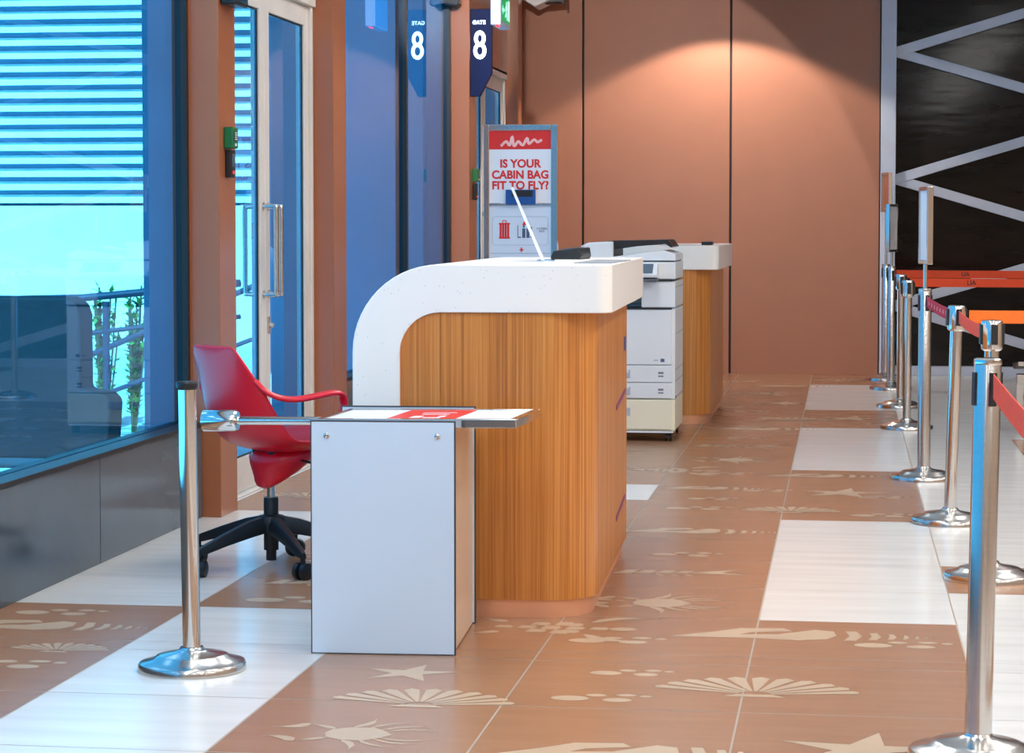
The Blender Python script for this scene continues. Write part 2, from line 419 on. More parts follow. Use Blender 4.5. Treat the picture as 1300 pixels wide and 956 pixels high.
# low panel wall under the windows
c = B()
def lowwall(y0, y1, joints):
    ys = [y0]+joints+[y1]
    for a, b in zip(ys, ys[1:]): box(c, -2.72, -2.61, a+.003, b-.003, 0, .375)
    box(c, -2.71, -2.613, y0, y1, .01, .37, 1)
lowwall(-5.3, 9.19, [-3.0, -1.0, 1.0, 3.0, 5.3, 7.87]); lowwall(11.64, 15.55, [13.0, 14.3])
struct('wall_left', c, ['lowwall', 'groove'], 'grey glossy panels under the windows on the left', 'wall', bevel=.002)
c = B(); box(c, -2.74, -2.603, -5.3, 9.19, .375, .395); box(c, -2.74, -2.603, 11.64, 15.55, .375, .395)
struct('trim_1', c, 'black', 'dark sill strip below the left windows', 'sill', bevel=.003)
# header above the doors and bays
c = B()
for y0, y1, z in ((9.46, 11.34, 2.36), (16.1, 17.95, 2.38), (18.15, 18.8, 0)): box(c, -2.85, -2.62, y0, y1, z, CH)
box(c, -2.85, -2.66, -5.3, 9.2, 3.1, CH); box(c, -2.85, -2.66, 11.64, 15.58, 3.1, CH)
struct('trim_2', c, 'brown_panel', 'brown panels above the doors', 'panel')
# columns
for n, (y0, y1) in enumerate(((9.2, 9.46), (11.34, 11.64), (15.58, 15.89), (17.4, 18.15))):
    c = B()
    xr = -2.534
    box(c, -2.715, xr, y0, y1, 0, CH)
    box(c, -2.86, -2.7151, y0+.004, y1-.004, 0, CH, 1)
    if n == 3:
        c.free(); c = B(); box(c, -2.715, xr, 17.97, y1, 0, CH); box(c, -2.86, -2.7151, 17.97, y1-.004, 0, CH, 1)
    struct('trim_%d' % (n+3), c, ['brown_panel', 'outer_clad'], ['brown column left of the first glass door', 'brown column right of the first glass door', 'brown column carrying the lit gate sign', 'brown column in the far left corner'][n], 'column', bevel=.004)
# windows: glass + frame
def window(n, y0, y1, z0, z1, mull, label):
    c = B(); box(c, XG-.006, XG+.006, y0, y1, z0, z1)
    w = struct('window_%d' % n, c, 'glass_blue', label, 'window', smooth=False)
    c = B(); bars = B()
    for y in (y0-.0, y1-.03): box(c, XG-.03, XG+.03, y, y+.03, z0, z1)
    for y in mull: box(c, XG-.04, XG+.03, y-.025, y+.025, z0, z1)
    box(c, XG-.03, XG+.03, y0, y1, z1-.04, z1)
    bars.free(); obj('window_frame', c, 'black', w)
    return w
window(1, -5.3, 9.195, .395, 3.1, [1.2, -2.2], 'large blue-tinted window left of the glass doors')
w2 = window(2, 11.645, 15.575, .395, 3.1, [13.98], 'blue-tinted window between the two columns behind the counter')

# doors
def door(n, y0, y1, ztop, label):
    d = struct_empty('door_%d' % n, label, 'door', (0, 0, 0))
    X = -2.67; ym = (y0+y1)/2
    fr = B()
    box(fr, X-.04, X+.035, y0, y0+.045, 0, ztop); box(fr, X-.04, X+.035, y1-.045, y1, 0, ztop)
    box(fr, X-.04, X+.05, y0, y1, ztop, ztop+.06)
    box(fr, X-.06, X+.05, y0, y1, 0, .012)
    obj('door_frame', fr, 'frame_white', d, bevel=.004)
    for k, (a, b) in enumerate(((y0+.05, ym-.003), (ym+.003, y1-.05))):
        lf = B(); s = .085
        box(lf, X-.022, X+.022, a, a+s, .02, ztop-.006); box(lf, X-.022, X+.022, b-s, b, .02, ztop-.006)
        box(lf, X-.022, X+.022, a+s, b-s, .02, .17); box(lf, X-.022, X+.022, a+s, b-s, ztop-.10, ztop-.006)
        leaf = obj('door_leaf', lf, 'frame_white', d, bevel=.003)
        gk = B()
        for (p, q, r_, t) in ((a+s, a+s+.012, .17, ztop-.1), (b-s-.012, b-s, .17, ztop-.1)): box(gk, X+.006, X+.012, p, q, r_, t)
        box(gk, X+.006, X+.012, a+s, b-s, ztop-.108, ztop-.1); box(gk, X+.006, X+.012, a+s, b-s, .17, .178)
        obj('gasket', gk, 'black', leaf)
        gl = B(); box(gl, X-.006, X+.006, a+s, b-s, .17, ztop-.1); obj('pane', gl, 'glass_blue', leaf, smooth=False)
        yh = (b-s/2) if k == 0 else (a+s/2)
        for sgn in ((1,) if k == 0 else (1, -1)):
            h = B(); e = X+sgn*.022; o = X+sgn*.085
            tube(h, smooth_pts([(e, yh, .885), (o-.012*sgn, yh, .885), (o, yh, .90), (o, yh, 1.08), (o, yh, 1.275), (o-.012*sgn, yh, 1.29), (e, yh, 1.29)], 5), .012, 12)
            cyl(h, (min(e, e+sgn*.006), yh, .885), .02, .006, axis='x'); cyl(h, (min(e, e+sgn*.006), yh, 1.29), .02, .006, axis='x')
            obj('door_handle', h, 'steel', leaf)
        if k == 1:
            lk = B(); box(lk, X+.022, X+.032, yh-.018, yh+.018, .70, .78); cyl(lk, (X+.03, yh, .74), .011, .02, axis='x')
            obj('door_lock', lk, 'steel', leaf, bevel=.003)
    return d
door(1, 9.47, 11.335, 2.29, 'white framed glass double door beside the red chair')
door(2, 15.9, 17.96, 2.34, 'white framed glass double door under the gate sign')

# right glass wall with zigzag truss
c = B(); box(c, .40, 9.0, 18.86, 18.88, .07, CH)
w3 = struct('window_3', c, 'smoked', 'dark glass wall behind the belt posts', 'window', smooth=False)
t = B()
box(t, .283, .402, 18.74, 18.9, 0, CH)
box(t, .402, 9.0, 18.78, 18.9, 0, .075); box(t, .402, 9.0, 18.78, 18.9, CH-.06, CH)
def diag(x0, z0, x1, z1):
    yb = 18.81 if z1 > z0 else 18.815; dz = (z1-z0)/(x1-x0)*.06; bar(t, (x0-.06, yb, z0-dz), (x1+.06, yb, z1+dz), .05, .078)
for xs in (0, 3.44):
    L_, R_ = .40+xs, 2.12+xs
    for k in range(3):
        z = .56+1.015*k
        if z+.5 < CH+.3: diag(L_, z, R_, min(z+.51, CH-.02))
        diag(L_, z, R_, z-.51)
        if xs == 0 or True: diag(R_+1.72, z, R_, min(z+.51, CH-.02)); diag(R_+1.72, z, R_, z-.51)
    diag(L_, 3.33, R_, 3.1); 
obj('truss_frame', t, 'truss', w3, bevel=.004)
c = B(); box(c, .40, 9, 18.9, 18.95, 0, CH); obj('backing', c, 'dark', w3)

# ------------------------------------------------------------------ outside
c = B(); box(c, -30, -2.9, -8, 40, -.12, -.06)
struct('terrace', c, 'ext_ground', 'pale paving outside the windows', 'ground')
bld = thing('louvred_building', 'white building with rows of horizontal louvres seen through the left window', 'building', (-9.2, 24.2, 0))
c = B(); box(c, -9.5, 3.35, .12, .6, -.06, 6.5)
box(c, -9.5, 3.35, -.05, .12, -.06, 1.42); obj('wall', c, ['ext_white'], bld)
c = B(); box(c, -9.5, 3.34, .09, .119, 1.425, 6.5); obj('backing_wall', c, 'ext_blue', bld)
c = B()
z = 1.45
while z < 6.4:
    p = [(-.05, z+.05), (-.045, z), (.085, z+.015), (.085, z+.04)]
    prism(c, [(y, zz) for y, zz in ((-.06, z), (-.05, z), (.08, z+.085), (.07, z+.095))], 'x', -9.5, 3.35); z += .142
sl = obj('louvre_slats', c, 'ext_white', bld, smooth=False); sl['kind'] = 'stuff'
c = B(); box(c, 1.95, 2.2, -.16, -.06, 2.95, 3.35); obj('wall_lamp', c, 'ext_white', bld, bevel=.02)
c = B(); box(c, -4.9, -3.0, 19.2, 19.5, -.06, 4.5)
tag(obj('outer_wall', c, 'ext_navy'), 'blue-grey outside wall seen through the far window', 'wall', kind='structure')

rl = thing('handrail', 'blue-grey metal railing outside the left window', 'railing', (0, 12.4, 0))
c = B(); tube(c, [(-8, 0, .70), (-4.2, 0, .80), (-3.8, 0, .838), (-3.3, 0, .885)], .022, 10); obj('top_rail', c, 'rail', rl)
c = B(); tube(c, [(-8, 0, .45), (-4.2, 0, .60), (-3.3, 0, .70)], .014, 10); obj('lower_rail', c, 'rail', rl)
for x in (-7.4, -6.1, -5.1, -4.07, -3.4):
    c = B(); tube(c, [(x, 0, -.06), (x, 0, .78)], .02, 10); obj('rail_post', c, 'rail', rl)
c = B(); tube(c, [(-5.0, .8, .2), (-3.4, .8, .86)], .018, 10); tube(c, [(-5.0, .8, -.04), (-3.4, .8, .55)], .014, 10); obj('ramp_rail', c, 'rail', rl)

tarp = thing('covered_trolley', 'dark tarpaulin-covered trolley outside, lower left of the window', 'trolley', (0, 11.4, -.06))
c = B(); prism(c, [(-7.5, .06), (-3.74, .06), (-3.72, .36), (-3.76, .40), (-3.88, .42), (-3.88, .80), (-3.90, .86), (-3.96, .895), (-5.2, .90), (-7.5, .88)], 'y', 0, .22)
obj('cover', c, 'ext_dark', tarp, bevel=.02)
for x in (-6.8, -5.4, -4.0):
    c = B(); cyl(c, (x, -.01, .06), .06, .05, axis='y'); obj('wheel', c, 'black', tarp)

def shrub(i, x, y, h, label):
    t = thing('shrub', label, 'plant', (x, y, -.06), group='green shrubs behind the railing')
    rnd = random.Random(i); st = B(); lf = B()
    for k in range(11):
        a = rnd.uniform(0, 2*PI); r = rnd.uniform(.01, .11)
        tip = Vector((math.cos(a)*r, math.sin(a)*r, h*rnd.uniform(.7, 1.05)))
        tube(st, [(tip.x*.2, tip.y*.2, 0), (tip.x*.7, tip.y*.7, tip.z*.6), tip], .006, 5)
        for q in range(44):
            f = rnd.uniform(.15, 1); p = Vector((tip.x*f, tip.y*f, tip.z*f)); d = Vector((rnd.uniform(-1, 1), rnd.uniform(-1, 1), rnd.uniform(-.2, .9))).normalized()
            s = d.cross(Vector((0, 0, 1))).normalized()*.018; e = p+d*.06; m = (p+e)/2
            lf.faces.new([lf.verts.new(v) for v in (p, m+s, e, m-s)])
    obj('stem', st, 'stem', t); obj('foliage', lf, 'leaf', t, smooth=False)
for i, x in enumerate((-4.70, -4.50, -4.30, -4.10)):
    shrub(i, x, 13.6+.05*(i % 2), .80+.06*(i % 3), 'green leafy shrub behind the railing outside the window')

# ------------------------------------------------------------------ service counter
def make_counter(label, stickers):
    t = thing('service_counter', label, 'counter')
    L_ = 1.68; W = .797; H1, H0 = 1.083, .936
    # white band: leg + arch + top
    outer = [(0, 0)]+[(x, z) for x, z in arc(.27, H1-.27, .27, 180, 90, 14)]+[(W, H1), (W, H0)]
    inner = arc(.147+.125, H0-.125, .125, 90, 180, 10)+[(.147, 0)]
    c = B(); prism(c, outer+inner, 'y', 0, L_)
    # round the far right vertical corner of the top
    es = [e for e in c.edges if all(abs(v.co.x-W) < 1e-4 for v in e.verts) and abs(e.verts[0].co.z-e.verts[1].co.z) > .05]
    bmesh.ops.bevel(c, geom=es, offset=.05, segments=8, affect='EDGES', profile=.5)
    obj('countertop', c, 'white', t, bevel=.004)
    # wood body with rounded corner, cut under the arch
    def plan(x0, x1, y0, y1, r):
        return [(x0, y0)]+[(x, y) for x, y in arc(x1-r, y0+r, r, -90, 0, 14)]+[(x, y) for x, y in arc(x1-r, y1-r, r, 0, 90, 14)]+[(x0, y1)]
    c = B()
    prism(c, plan(.270, .745, .012, L_-.012, .17), 'z', .055, H0-.001)
    ar = [(.147, .055)]+[(x, z) for x, z in arc(.147+.125, H0-.125, .125, 180, 90, 10)]+[(.2705, .055)]
    prism(c, ar, 'y', .012, L_-.012)
    obj('body', c, 'wood', t)
    c = B(); prism(c, plan(.147, .728, .02, L_-.03, .16), 'z', 0, .055); obj('plinth', c, 'copper', t)
    if stickers:
        c = B(); box(c, .7452, .747, 1.35, 1.43, .75, .80); obj('sticker', c, 'blue', t)['label'] = 'blue sticker'
        for z in (.565, .18):
            c = B(); prism(c, [(.95, z), (1.40, z+.03), (1.40, z+.045), (.95, z+.018)], 'x', .7452, .747); obj('sticker', c, 'purple', t)['label'] = 'torn purple sticker strip'
    return t
ct = make_counter('white-topped wooden service counter in front, behind the pale box', True)
ct.location = (-1.492, 6.93, 0); ct.rotation_euler = (0, 0, rad(1.6))
ct2 = make_counter('farther white-topped wooden service counter behind the copier', False)
ct2.location = (-1.545, 13.95, 0); ct2.rotation_euler = (0, 0, rad(-.1))

# things on the counter
t = thing('sign_holder', 'slanted clear acrylic sign holder seen edge-on on the white counter', 'sign holder', (-1.0, 7.68, 1.083), (0, 0, rad(7.6)))
c = B(); prism(c, [(-.108, .245), (-.100, .247), (.006, .003), (.0, 0), (-.006, .003)], 'y', -.08, .10); obj('panel', c, 'poster', t)
c = B(); box(c, -.02, .04, -.08, .10, 0, .004); obj('foot', c, 'glass_clear', t)
t = thing('card_terminal', 'small black terminal lying on the white counter top', 'terminal', (-.955, 8.12, 1.083), (0, 0, rad(-6)))
c = B(); prism(c, [(-.06, 0), (.045, 0), (.05, .012), (.045, .042), (-.05, .03), (-.06, .01)], 'y', -.07, .1); obj('body', c, 'black', t, bevel=.004)
c = B(); prism(c, [(-.035, .0345), (.03, .0415), (.03, .043), (-.035, .036)], 'y', -.04, .07); obj('screen', c, 'cop_grey', t)
c = B(); box(c, -.84, -.72, 7.2, 7.85, 1.083, 1.0855)
tag(obj('desk_mat', c, 'cop_grey', bevel=.001), 'thin grey mat along the right edge of the white counter top', 'mat')
c = B(); box(c, -.865, -.80, 14.15, 14.30, 1.083, 1.105)
tag(obj('stapler', c, 'black', bevel=.004), 'small black item on top of the farther counter', 'stapler')

# ------------------------------------------------------------------ baggage gauge box with fallen sign
t = thing('baggage_gauge_box', 'pale grey-white open-topped laminate box in front of the counter', 'box', (-1.475, 6.29, 0), (0, 0, rad(3)))
def panel(name, x0, x1, y0, y1, z0, z1, m='box'):
    c = B(); box(c, x0, x1, y0, y1, z0, z1); o = obj(name, c, m, t, bevel=.0015)
    return o
def edged(name, x0, x1, y, y2, z0, z1):
    c = B(); box(c, x0+.0035, x1-.0035, y, y2, z0+.0035, z1-.0035)
    o = obj(name, c, 'box', t)
    c = B(); e = .0035
    for a in ((x0, x0+e, z0, z1), (x1-e, x1, z0, z1), (x0+e, x1-e, z1-e, z1), (x0+e, x1-e, z0, z0+e)): box(c, a[0], a[1], y+.0005, y2-.0005, a[2], a[3])
    obj('edge_band', c, 'box_edge', o); return o
fp = edged('front_panel', 0, .408, 0, .018, 0, .657)
bp = edged('back_panel', 0, .408, .53, .548, 0, .657)
c = B(); box(c, .382, .400, .018, .53, .004, .628); obj('side_panel', c, 'beige', t)
c = B(); box(c, .008, .026, .018, .53, .004, .600); obj('side_panel', c, 'beige', t)
c = B(); box(c, .026, .382, .018, .53, .05, .068); obj('bottom_panel', c, 'beige', t)
for x in (.046, .358):
    c = B(); lathe(c, [(.0085, 0), (.008, -.004), (.004, -.006)], (x, 0, .615), 16, 'y'); obj('bolt', c, 'steel', fp)

t = thing('sign_frame_stand', 'chrome sign frame and pole lying across the pale box', 'sign stand', (-1.876, 6.62, .624), (0, rad(-.8), rad(-3)))
c = B(); lathe(c, [(.030, 0), (.032, .003), (.032, .098), (.028, .106), (.012, .108)], (0, 0, 0), 32, 'x'); col_ = obj('collar', c, 'chrome', t)
c = B(); lathe(c, [(.0125, .10), (.0125, .43)], (0, 0, 0), 20, 'x'); obj('pole', c, 'chrome', t)
fr = B(); fx0, fx1, fy0, fy1 = .40, .985, -.205, .175
def sk(x, y): return (x, y)
for a in ((fx0, fx1, fy0, fy0+.022), (fx0, fx1, fy1-.022, fy1), (fx0, fx0+.022, fy0+.022, fy1-.022), (fx1-.022, fx1, fy0+.022, fy1-.022)): box(fr, a[0], a[1], a[2], a[3], -.003, .023)
obj('frame', fr, 'chrome', t, bevel=.003)
c = B(); box(c, fx0+.02, fx1-.02, fy0+.02, fy1-.02, .006, .0205); pn = obj('poster', c, 'poster', t)
c = B(); box(c, .60, .80, -.183, .153, .0206, .0210); obj('print', c, 'poster_red', pn)['label'] = 'red printed block'
c = B()
for (x0, y0, w, h) in ((.66, -.14, .03, .07), (.70, -.15, .05, .03), (.735, -.11, .02, .05), (.67, -.02, .08, .02), (.66, .04, .1, .015)): box(c, x0, x0+w, y0, y0+h, .0211, .0214)
obj('white_print', c, 'poster', pn)

# ------------------------------------------------------------------ red chair
ch = thing('office_chair', 'red plastic swivel chair with arms on a black five-star base', 'chair', (-1.985, 7.86, 0), (0, 0, rad(49)))
# shell surface
prof = [(-.240, .792), (-.238, .72), (-.228, .64), (-.208, .56), (-.168, .485), (-.10, .435), (-.02, .415), (.08, .415), (.16, .428), (.205, .43), (.222, .412)]
half = [.125, .158, .182, .202, .216, .224, .226, .224, .212, .195, .17]
wing = [.0, .04, .075, .095, .09, .05, .02, 0, 0, 0, 0]      # sides pushed forward
lift = [.0, -.004, .0, .0, .008, .030, .046, .046, .032, .016, .0]
nu = 12; c = B(); grid = []
for (px, pz), hw, wg, lf in zip(prof, half, wing, lift):
    row = []
    for i in range(nu+1):
        u = -1+2*i/nu
        row.append(c.verts.new((px+wg*abs(u)**2.4, hw*math.sin(u*PI/2)**1 if False else hw*u*(1.08-.08*u*u), pz+lf*abs(u)**2.6)))
    grid.append(row)
for a, b in zip(grid, grid[1:]):
    for i in range(nu): c.faces.new((a[i], a[i+1], b[i+1], b[i]))
obj('shell', c, 'red', ch, sub=2, solid=.014)
# seat cushion and inner back pad
def pad(name, rows, off, scale_u):
    c = B(); top = []; bot = []
    for k in rows:
        (px, pz), hw, wg, lf = prof[k], half[k], wing[k], lift[k]
        nxt = prof[min(k+1, len(prof)-1)]; prv = prof[max(k-1, 0)]
        d = Vector((nxt[0]-prv[0], 0, nxt[1]-prv[1])).normalized(); nrm = Vector((-d.z, 0, d.x))
        ra, rb = [], []
        for i in range(9):
            u = (-1+2*i/8)*scale_u
            p = Vector((px+wg*abs(u)**2.4, hw*u*(1.08-.08*u*u), pz+lf*abs(u)**2.6))
            e = (1-abs(i-4)/4)**.4 if 0 < i < 8 else 0
            ra.append(c.verts.new(p+nrm*(.012+off*e))); rb.append(c.verts.new(p+nrm*.008))
        top.append(ra); bot.append(rb)
    for G in (top, bot):
        for a, b in zip(G, G[1:]):
            for i in range(8): c.faces.new((a[i], a[i+1], b[i+1], b[i]))
    for a, b in zip(top, bot):
        pass
    n = len(top)
    for j in range(n-1):
        for i in (0, 8): c.faces.new((top[j][i], top[j+1][i], bot[j+1][i], bot[j][i]))
    for j in (0, n-1):
        for i in range(8): c.faces.new((top[j][i], top[j][i+1], bot[j][i+1], bot[j][i]))
    obj(name, c, 'crimson', ch, sub=1)
pad('seat_cushion', [5, 6, 7, 8, 9], .060, .86); pad('back_pad', [0, 1, 2, 3, 4], .012, .88)
for s in (-1, 1):
    c = B()
    pts = smooth_pts([(-.178, .165*s, .675), (-.160, .182*s, .648), (-.140, .200*s, .630), (-.105, .218*s, .615), (-.06, .235*s, .610), (.0, .246*s, .616), (.07, .25*s, .625), (.11, .25*s, .624), (.132, .248*s, .608), (.138, .242*s, .57), (.135, .232*s, .52), (.12, .222*s, .48), (.08, .21*s, .465)], 5)
    n = len(pts); r1 = [.010+.012*min(1, i/10) for i in range(n)]
    tube(c, pts, r1, 12, ry=[.010+.0*i for i in range(n)])
    obj('armrest', c, 'red', ch)
# under-seat bucket shell
c = B(); rows = []
for k, (z, a0, w, x) in enumerate(((.43, .14, .14, .06), (.39, .125, .125, .06), (.35, .10, .10, .05), (.32, .075, .08, .02), (.308, .03, .03, .02))):
    rows.append([c.verts.new((x+a0*math.cos(2*PI*i/20)*(1.0), w*math.sin(2*PI*i/20), z+.035*math.cos(2*PI*i/20)*(1 if k else 0))) for i in range(20)])
for a, b in zip(rows, rows[1:]):
    for i in range(20): c.faces.new((a[i], a[(i+1) % 20], b[(i+1) % 20], b[i]))
c.faces.new(rows[-1]); c.faces.new(rows[0][::-1])
us = obj('under_seat_cover', c, 'red', ch, sub=1)
c = B(); box(c, -.04, .12, -.07, .07, .37, .434); obj('tilt_mechanism', c, 'black', ch, bevel=.02)
c = B(); tube(c, [(.05, -.08, .385), (.05, -.2, .38), (.06, -.235, .378)], [.005, .005, .009], 8); obj('height_lever', c, 'black', ch)
c = B(); lathe(c, [(.014, .18), (.014, .33)]); obj('gas_lift', c, 'steel', ch)
c = B(); lathe(c, [(.026, .065), (.026, .245), (.024, .25), (.0145, .25)]); lathe(c, [(.018, .028), (.018, .07)]); obj('column', c, 'black', ch)
c = B(); lathe(c, [(.05, .13), (.052, .17), (.045, .185), (.028, .19)]); hub = obj('base_hub', c, 'black', ch)
for k in range(5):
    a = rad(72*k-105); d = Vector((math.cos(a), math.sin(a), 0)); s = Vector((-math.sin(a), math.cos(a), 0))
    c = B(); secs = []
    for r, w, zt, zb in ((.03, .052, .186, .13), (.10, .046, .172, .118), (.20, .036, .140, .098), (.295, .028, .106, .075), (.322, .02, .094, .072)):
        p = d*r
        secs.append([c.verts.new((p.x+s.x*w/2*q, p.y+s.y*w/2*q, z)) for q, z in ((-1.0, zb), (1.0, zb), (1.0, (zt+zb)/2), (.6, zt), (-.6, zt), (-1.0, (zt+zb)/2))])
    for A_, B_ in zip(secs, secs[1:]):
        for i in range(6): c.faces.new((A_[i], A_[(i+1) % 6], B_[(i+1) % 6], B_[i]))
    c.faces.new(secs[0]); c.faces.new(secs[-1][::-1])
    lg = obj('leg', c, 'black', ch, bevel=.003)
    a2 = a+rad(25+70*k); e = d*.312
    w_ = Vector((math.cos(a2), math.sin(a2), 0))
    c = B()
    for sg in (-1, 1):
        q = Matrix.Translation(e+Vector((0, 0, .03))+w_*.016*sg)@Vector((0, 0, 1)).rotation_difference(w_).to_matrix().to_4x4()
        v0 = len(c.verts); tmp = B(); lathe(tmp, [(.022, -.011), (.029, -.008), (.030, 0), (.029, .008), (.022, .011)], seg=24)
        tmp.transform(q); me = bpy.data.meshes.new('x'); tmp.to_mesh(me); tmp.free(); c.from_mesh(me); bpy.data.meshes.remove(me)
    lathe(c, [(.009, .03), (.009, .082)], (e.x, e.y, 0), 12)
    obj('caster', c, 'black', lg)

# ------------------------------------------------------------------ copier
cp = thing('photocopier', 'tall white office photocopier on casters behind the counter', 'photocopier', (-1.475, 12.80, 0))
W, D = .549, .62
def cbox(name, x0, x1, y0, y1, z0, z1, m='cop_white', par=None, bevel=.004):
    c = B(); box(c, x0, x1, y0, y1, z0, z1); return obj(name, c, m, par or cp, bevel=bevel)
cbox('base_cabinet', 0, W, .012, D, .06, .235, 'cop_cream')
d3 = cbox('lower_drawer', .004, W-.02, 0, .012, .068, .232, 'cop_cream')
body = cbox('body', 0, W, .012, D, .237, .742)
for z0, z1, n in ((.242, .327, 'paper_drawer'), (.331, .424, 'paper_drawer')):
    dr = cbox(n, .004, W-.02, 0, .012, z0, z1, bevel=.003)
    c = B(); box(c, .10, .30, -.006, .002, (z0+z1)/2-.022, (z0+z1)/2+.024); hd = obj('handle', c, 'line', dr, bevel=.01)
    c = B(); box(c, .11, .29, -.012, -.004, (z0+z1)/2+.004, (z0+z1)/2+.022); obj('grip', c, 'cop_white', dr, bevel=.006)
    c = B(); box(c, .455, .485, -.001, .0005, (z0+z1)/2+.0, (z0+z1)/2+.012); box(c, .455, .485, -.001, .0005, (z0+z1)/2-.016, (z0+z1)/2-.008); obj('paper_size_mark', c, 'cop_grey', dr)
c = B(); box(c, .10, .30, -.006, .002, .145, .19); obj('handle', c, 'line', d3, bevel=.01)
fd = cbox('front_door', .004, W-.02, 0, .012, .429, .733, bevel=.004)
c = B(); box(c, .468, .49, -.001, .0005, .445, .463); obj('badge', c, 'ink', fd)
c = B(); box(c, .43, .455, -.001, .0005, .45, .458); obj('print', c, 'line', fd)
cbox('band', -.001, W-.018, .002, D, .737, .747, 'black')
cbox('right_housing', .36, W, .004, D, .748, .893)
cbox('left_housing', 0, .04, .03, D, .748, .893)
cbox('rear_housing', .04, .36, .40, D, .748, .893)
cbox('output_tray', .04, .36, .03, .40, .748, .762, 'screen')
cbox('band', 0, W-.015, -.004, D, .894, .904, 'black')
cbox('scanner_body', 0, W, .02, D, .905, 1.0)
c = B(); prism(c, [(-.10, .915), (.03, .905), (.03, .99), (-.02, .992), (-.105, .935)], 'x', .03, .455); pnl = obj('control_panel', c, 'cop_white', cp, bevel=.006)
c = B(); prism(c, [(-.1006, .9395), (-.0235, .9885), (-.0225, .9905), (-.1016, .9405)], 'x', .20, .43); obj('screen', c, 'screen', pnl)
c = B(); prism(c, [(.03, .892), (-.10, .903), (-.105, .91), (.03, .905)], 'x', .03, .455); obj('panel_underside', c, 'cop_grey', pnl)
cbox('platen_gap', .0, W-.01, .03, D-.01, 1.0, 1.006, 'black', bevel=0)
# document feeder
c = B(); prism(c, [(.0, 1.006), (.0, 1.05), (.02, 1.09), (.06, 1.108), (.20, 1.115), (.20, 1.006)], 'y', .03, D-.02); obj('document_feeder', c, 'cop_white', cp, bevel=.012)
c = B(); prism(c, [(.20, 1.006), (W, 1.006), (W, 1.045), (.48, 1.065), (.20, 1.03)], 'y', .03, D-.02); obj('platen_cover', c, 'cop_white', cp, bevel=.006)
c = B(); prism(c, [(.14, 1.116), (.20, 1.118), (.50, 1.125), (W-.02, 1.085), (W-.03, 1.080), (.49, 1.10), (.30, 1.085), (.20, 1.07), (.20, 1.112)], 'y', .06, D-.05); obj('feeder_tray', c, 'black', cp, bevel=.003)
c = B(); box(c, .19, .204, .05, D-.05, 1.03, 1.105); obj('feeder_slot', c, 'black', cp)
cbox('base_skirt', .0, W-.01, .0, D-.01, .048, .058, 'cop_white', bevel=.002)
cbox('underframe', .02, W-.03, .03, D-.03, .040, .047, 'black', bevel=0)
for z in (.40, .335, .245, .60, .86):
    c = B(); box(c, W, W+.001, .02, D-.01, z, z+.003); obj('seam', c, 'cop_grey', cp)
c = B(); box(c, W, W+.004, .03, .05, .238, .255); obj('side_latch', c, 'black', cp)
for x, y in ((.05, .06), (W-.04, .05), (.05, D-.06), (W-.04, D-.06)):
    c = B()
    cyl(c, (x-.018, y, .022), .022, .013, 20, 'x'); cyl(c, (x+.006, y, .022), .022, .013, 20, 'x'); box(c, x-.016, x+.018, y-.014, y+.014, .022, .045)
    obj('caster', c, 'black', cp)

# ------------------------------------------------------------------ cabin bag sign
sg = thing('cabin_bag_sign', 'tall chrome-framed cabin bag size sign standing behind the counter', 'sign', (-2.035, 13.0, 0))
SW = .425; ST = 1.775
c = B()
box(c, 0, .034, 0, .05, .02, ST); box(c, SW-.038, SW, 0, .05, .02, ST); box(c, .034, SW-.038, 0, .05, ST-.033, ST)
box(c, .034, SW-.038, .0, .05, .06, .09)
fr = obj('frame', c, 'chrome', sg, bevel=.004)
c = B(); box(c, -.03, .065, -.17, .22, 0, .02); obj('foot', c, 'steel', sg, bevel=.004)
c = B(); box(c, SW-.065, SW+.03, -.17, .22, 0, .02); obj('foot', c, 'steel', sg, bevel=.004)
k = 13.15/2930
zz = lambda y: 1.2+(287-y)*k
up = B(); box(up, .034, SW-.038, .012, .03, zz(258), ST-.033); up = obj('upper_poster', up, 'poster', sg)
c = B(); box(c, .034, SW-.038, .0105, .0115, zz(190), ST-.034); obj('header', c, 'poster_red', up)['label'] = 'red header with a smudged white script'
c = B()
sc = smooth_pts([(.10, .0098, zz(186)), (.13, .0098, zz(180)), (.15, .0098, zz(185)), (.165, .0098, zz(174)), (.175, .0098, zz(186)), (.20, .0098, zz(180)), (.225, .0098, zz(185)), (.25, .0098, zz(176)), (.26, .0098, zz(183)), (.29, .0098, zz(178)), (.31, .0098, zz(181)), (.335, .0098, zz(178))], 5)
tube(c, sc, .0012, 6, ry=.0085); obj('smudged_script', c, 'poster_pink', up)
for s, y in (('IS YOUR', 208.5), ('CABIN BAG', 222.5), ('FIT TO FLY?', 236)):
    lettering('lettering', s, .064, 'poster_red', up, (.034+(SW-.072)/2, .0105, zz(y)), FRONT, emb=.0022, scx=.98)
lo = B(); box(lo, .034, SW-.038, .012, .03, .09, zz(261)); lo = obj('lower_poster', lo, 'poster_blue', sg)
c = B(); box(c, .02, SW-.02, .002, .012, zz(261), zz(258.5)); obj('divider', c, 'steel', sg, bevel=.001)
c = B()
x0, x1, z0, z1 = .050, SW-.056, zz(311), zz(275)
loop = arc(x1-.02, z1-.02, .02, 90, 0, 4)+arc(x1-.02, z0+.02, .02, 0, -90, 4)+arc(x0+.02, z0+.02, .02, -90, -180, 4)+arc(x0+.02, z1-.02, .02, 180, 90, 4)
tube(c, [(a, .0112, b) for a, b in loop], .0016, 6, closed=True); box(c, .04, SW-.044, .0105, .0115, zz(322), zz(321)); obj('outline', c, 'line', lo)
c = B()
for q in range(4): box(c, .092+q*.0145, .104+q*.0145, .0103, .0113, zz(302), zz(284))
box(c, .088, .152, .0108, .0118, zz(303), zz(301)); box(c, .088, .152, .0108, .0118, zz(285), zz(283))
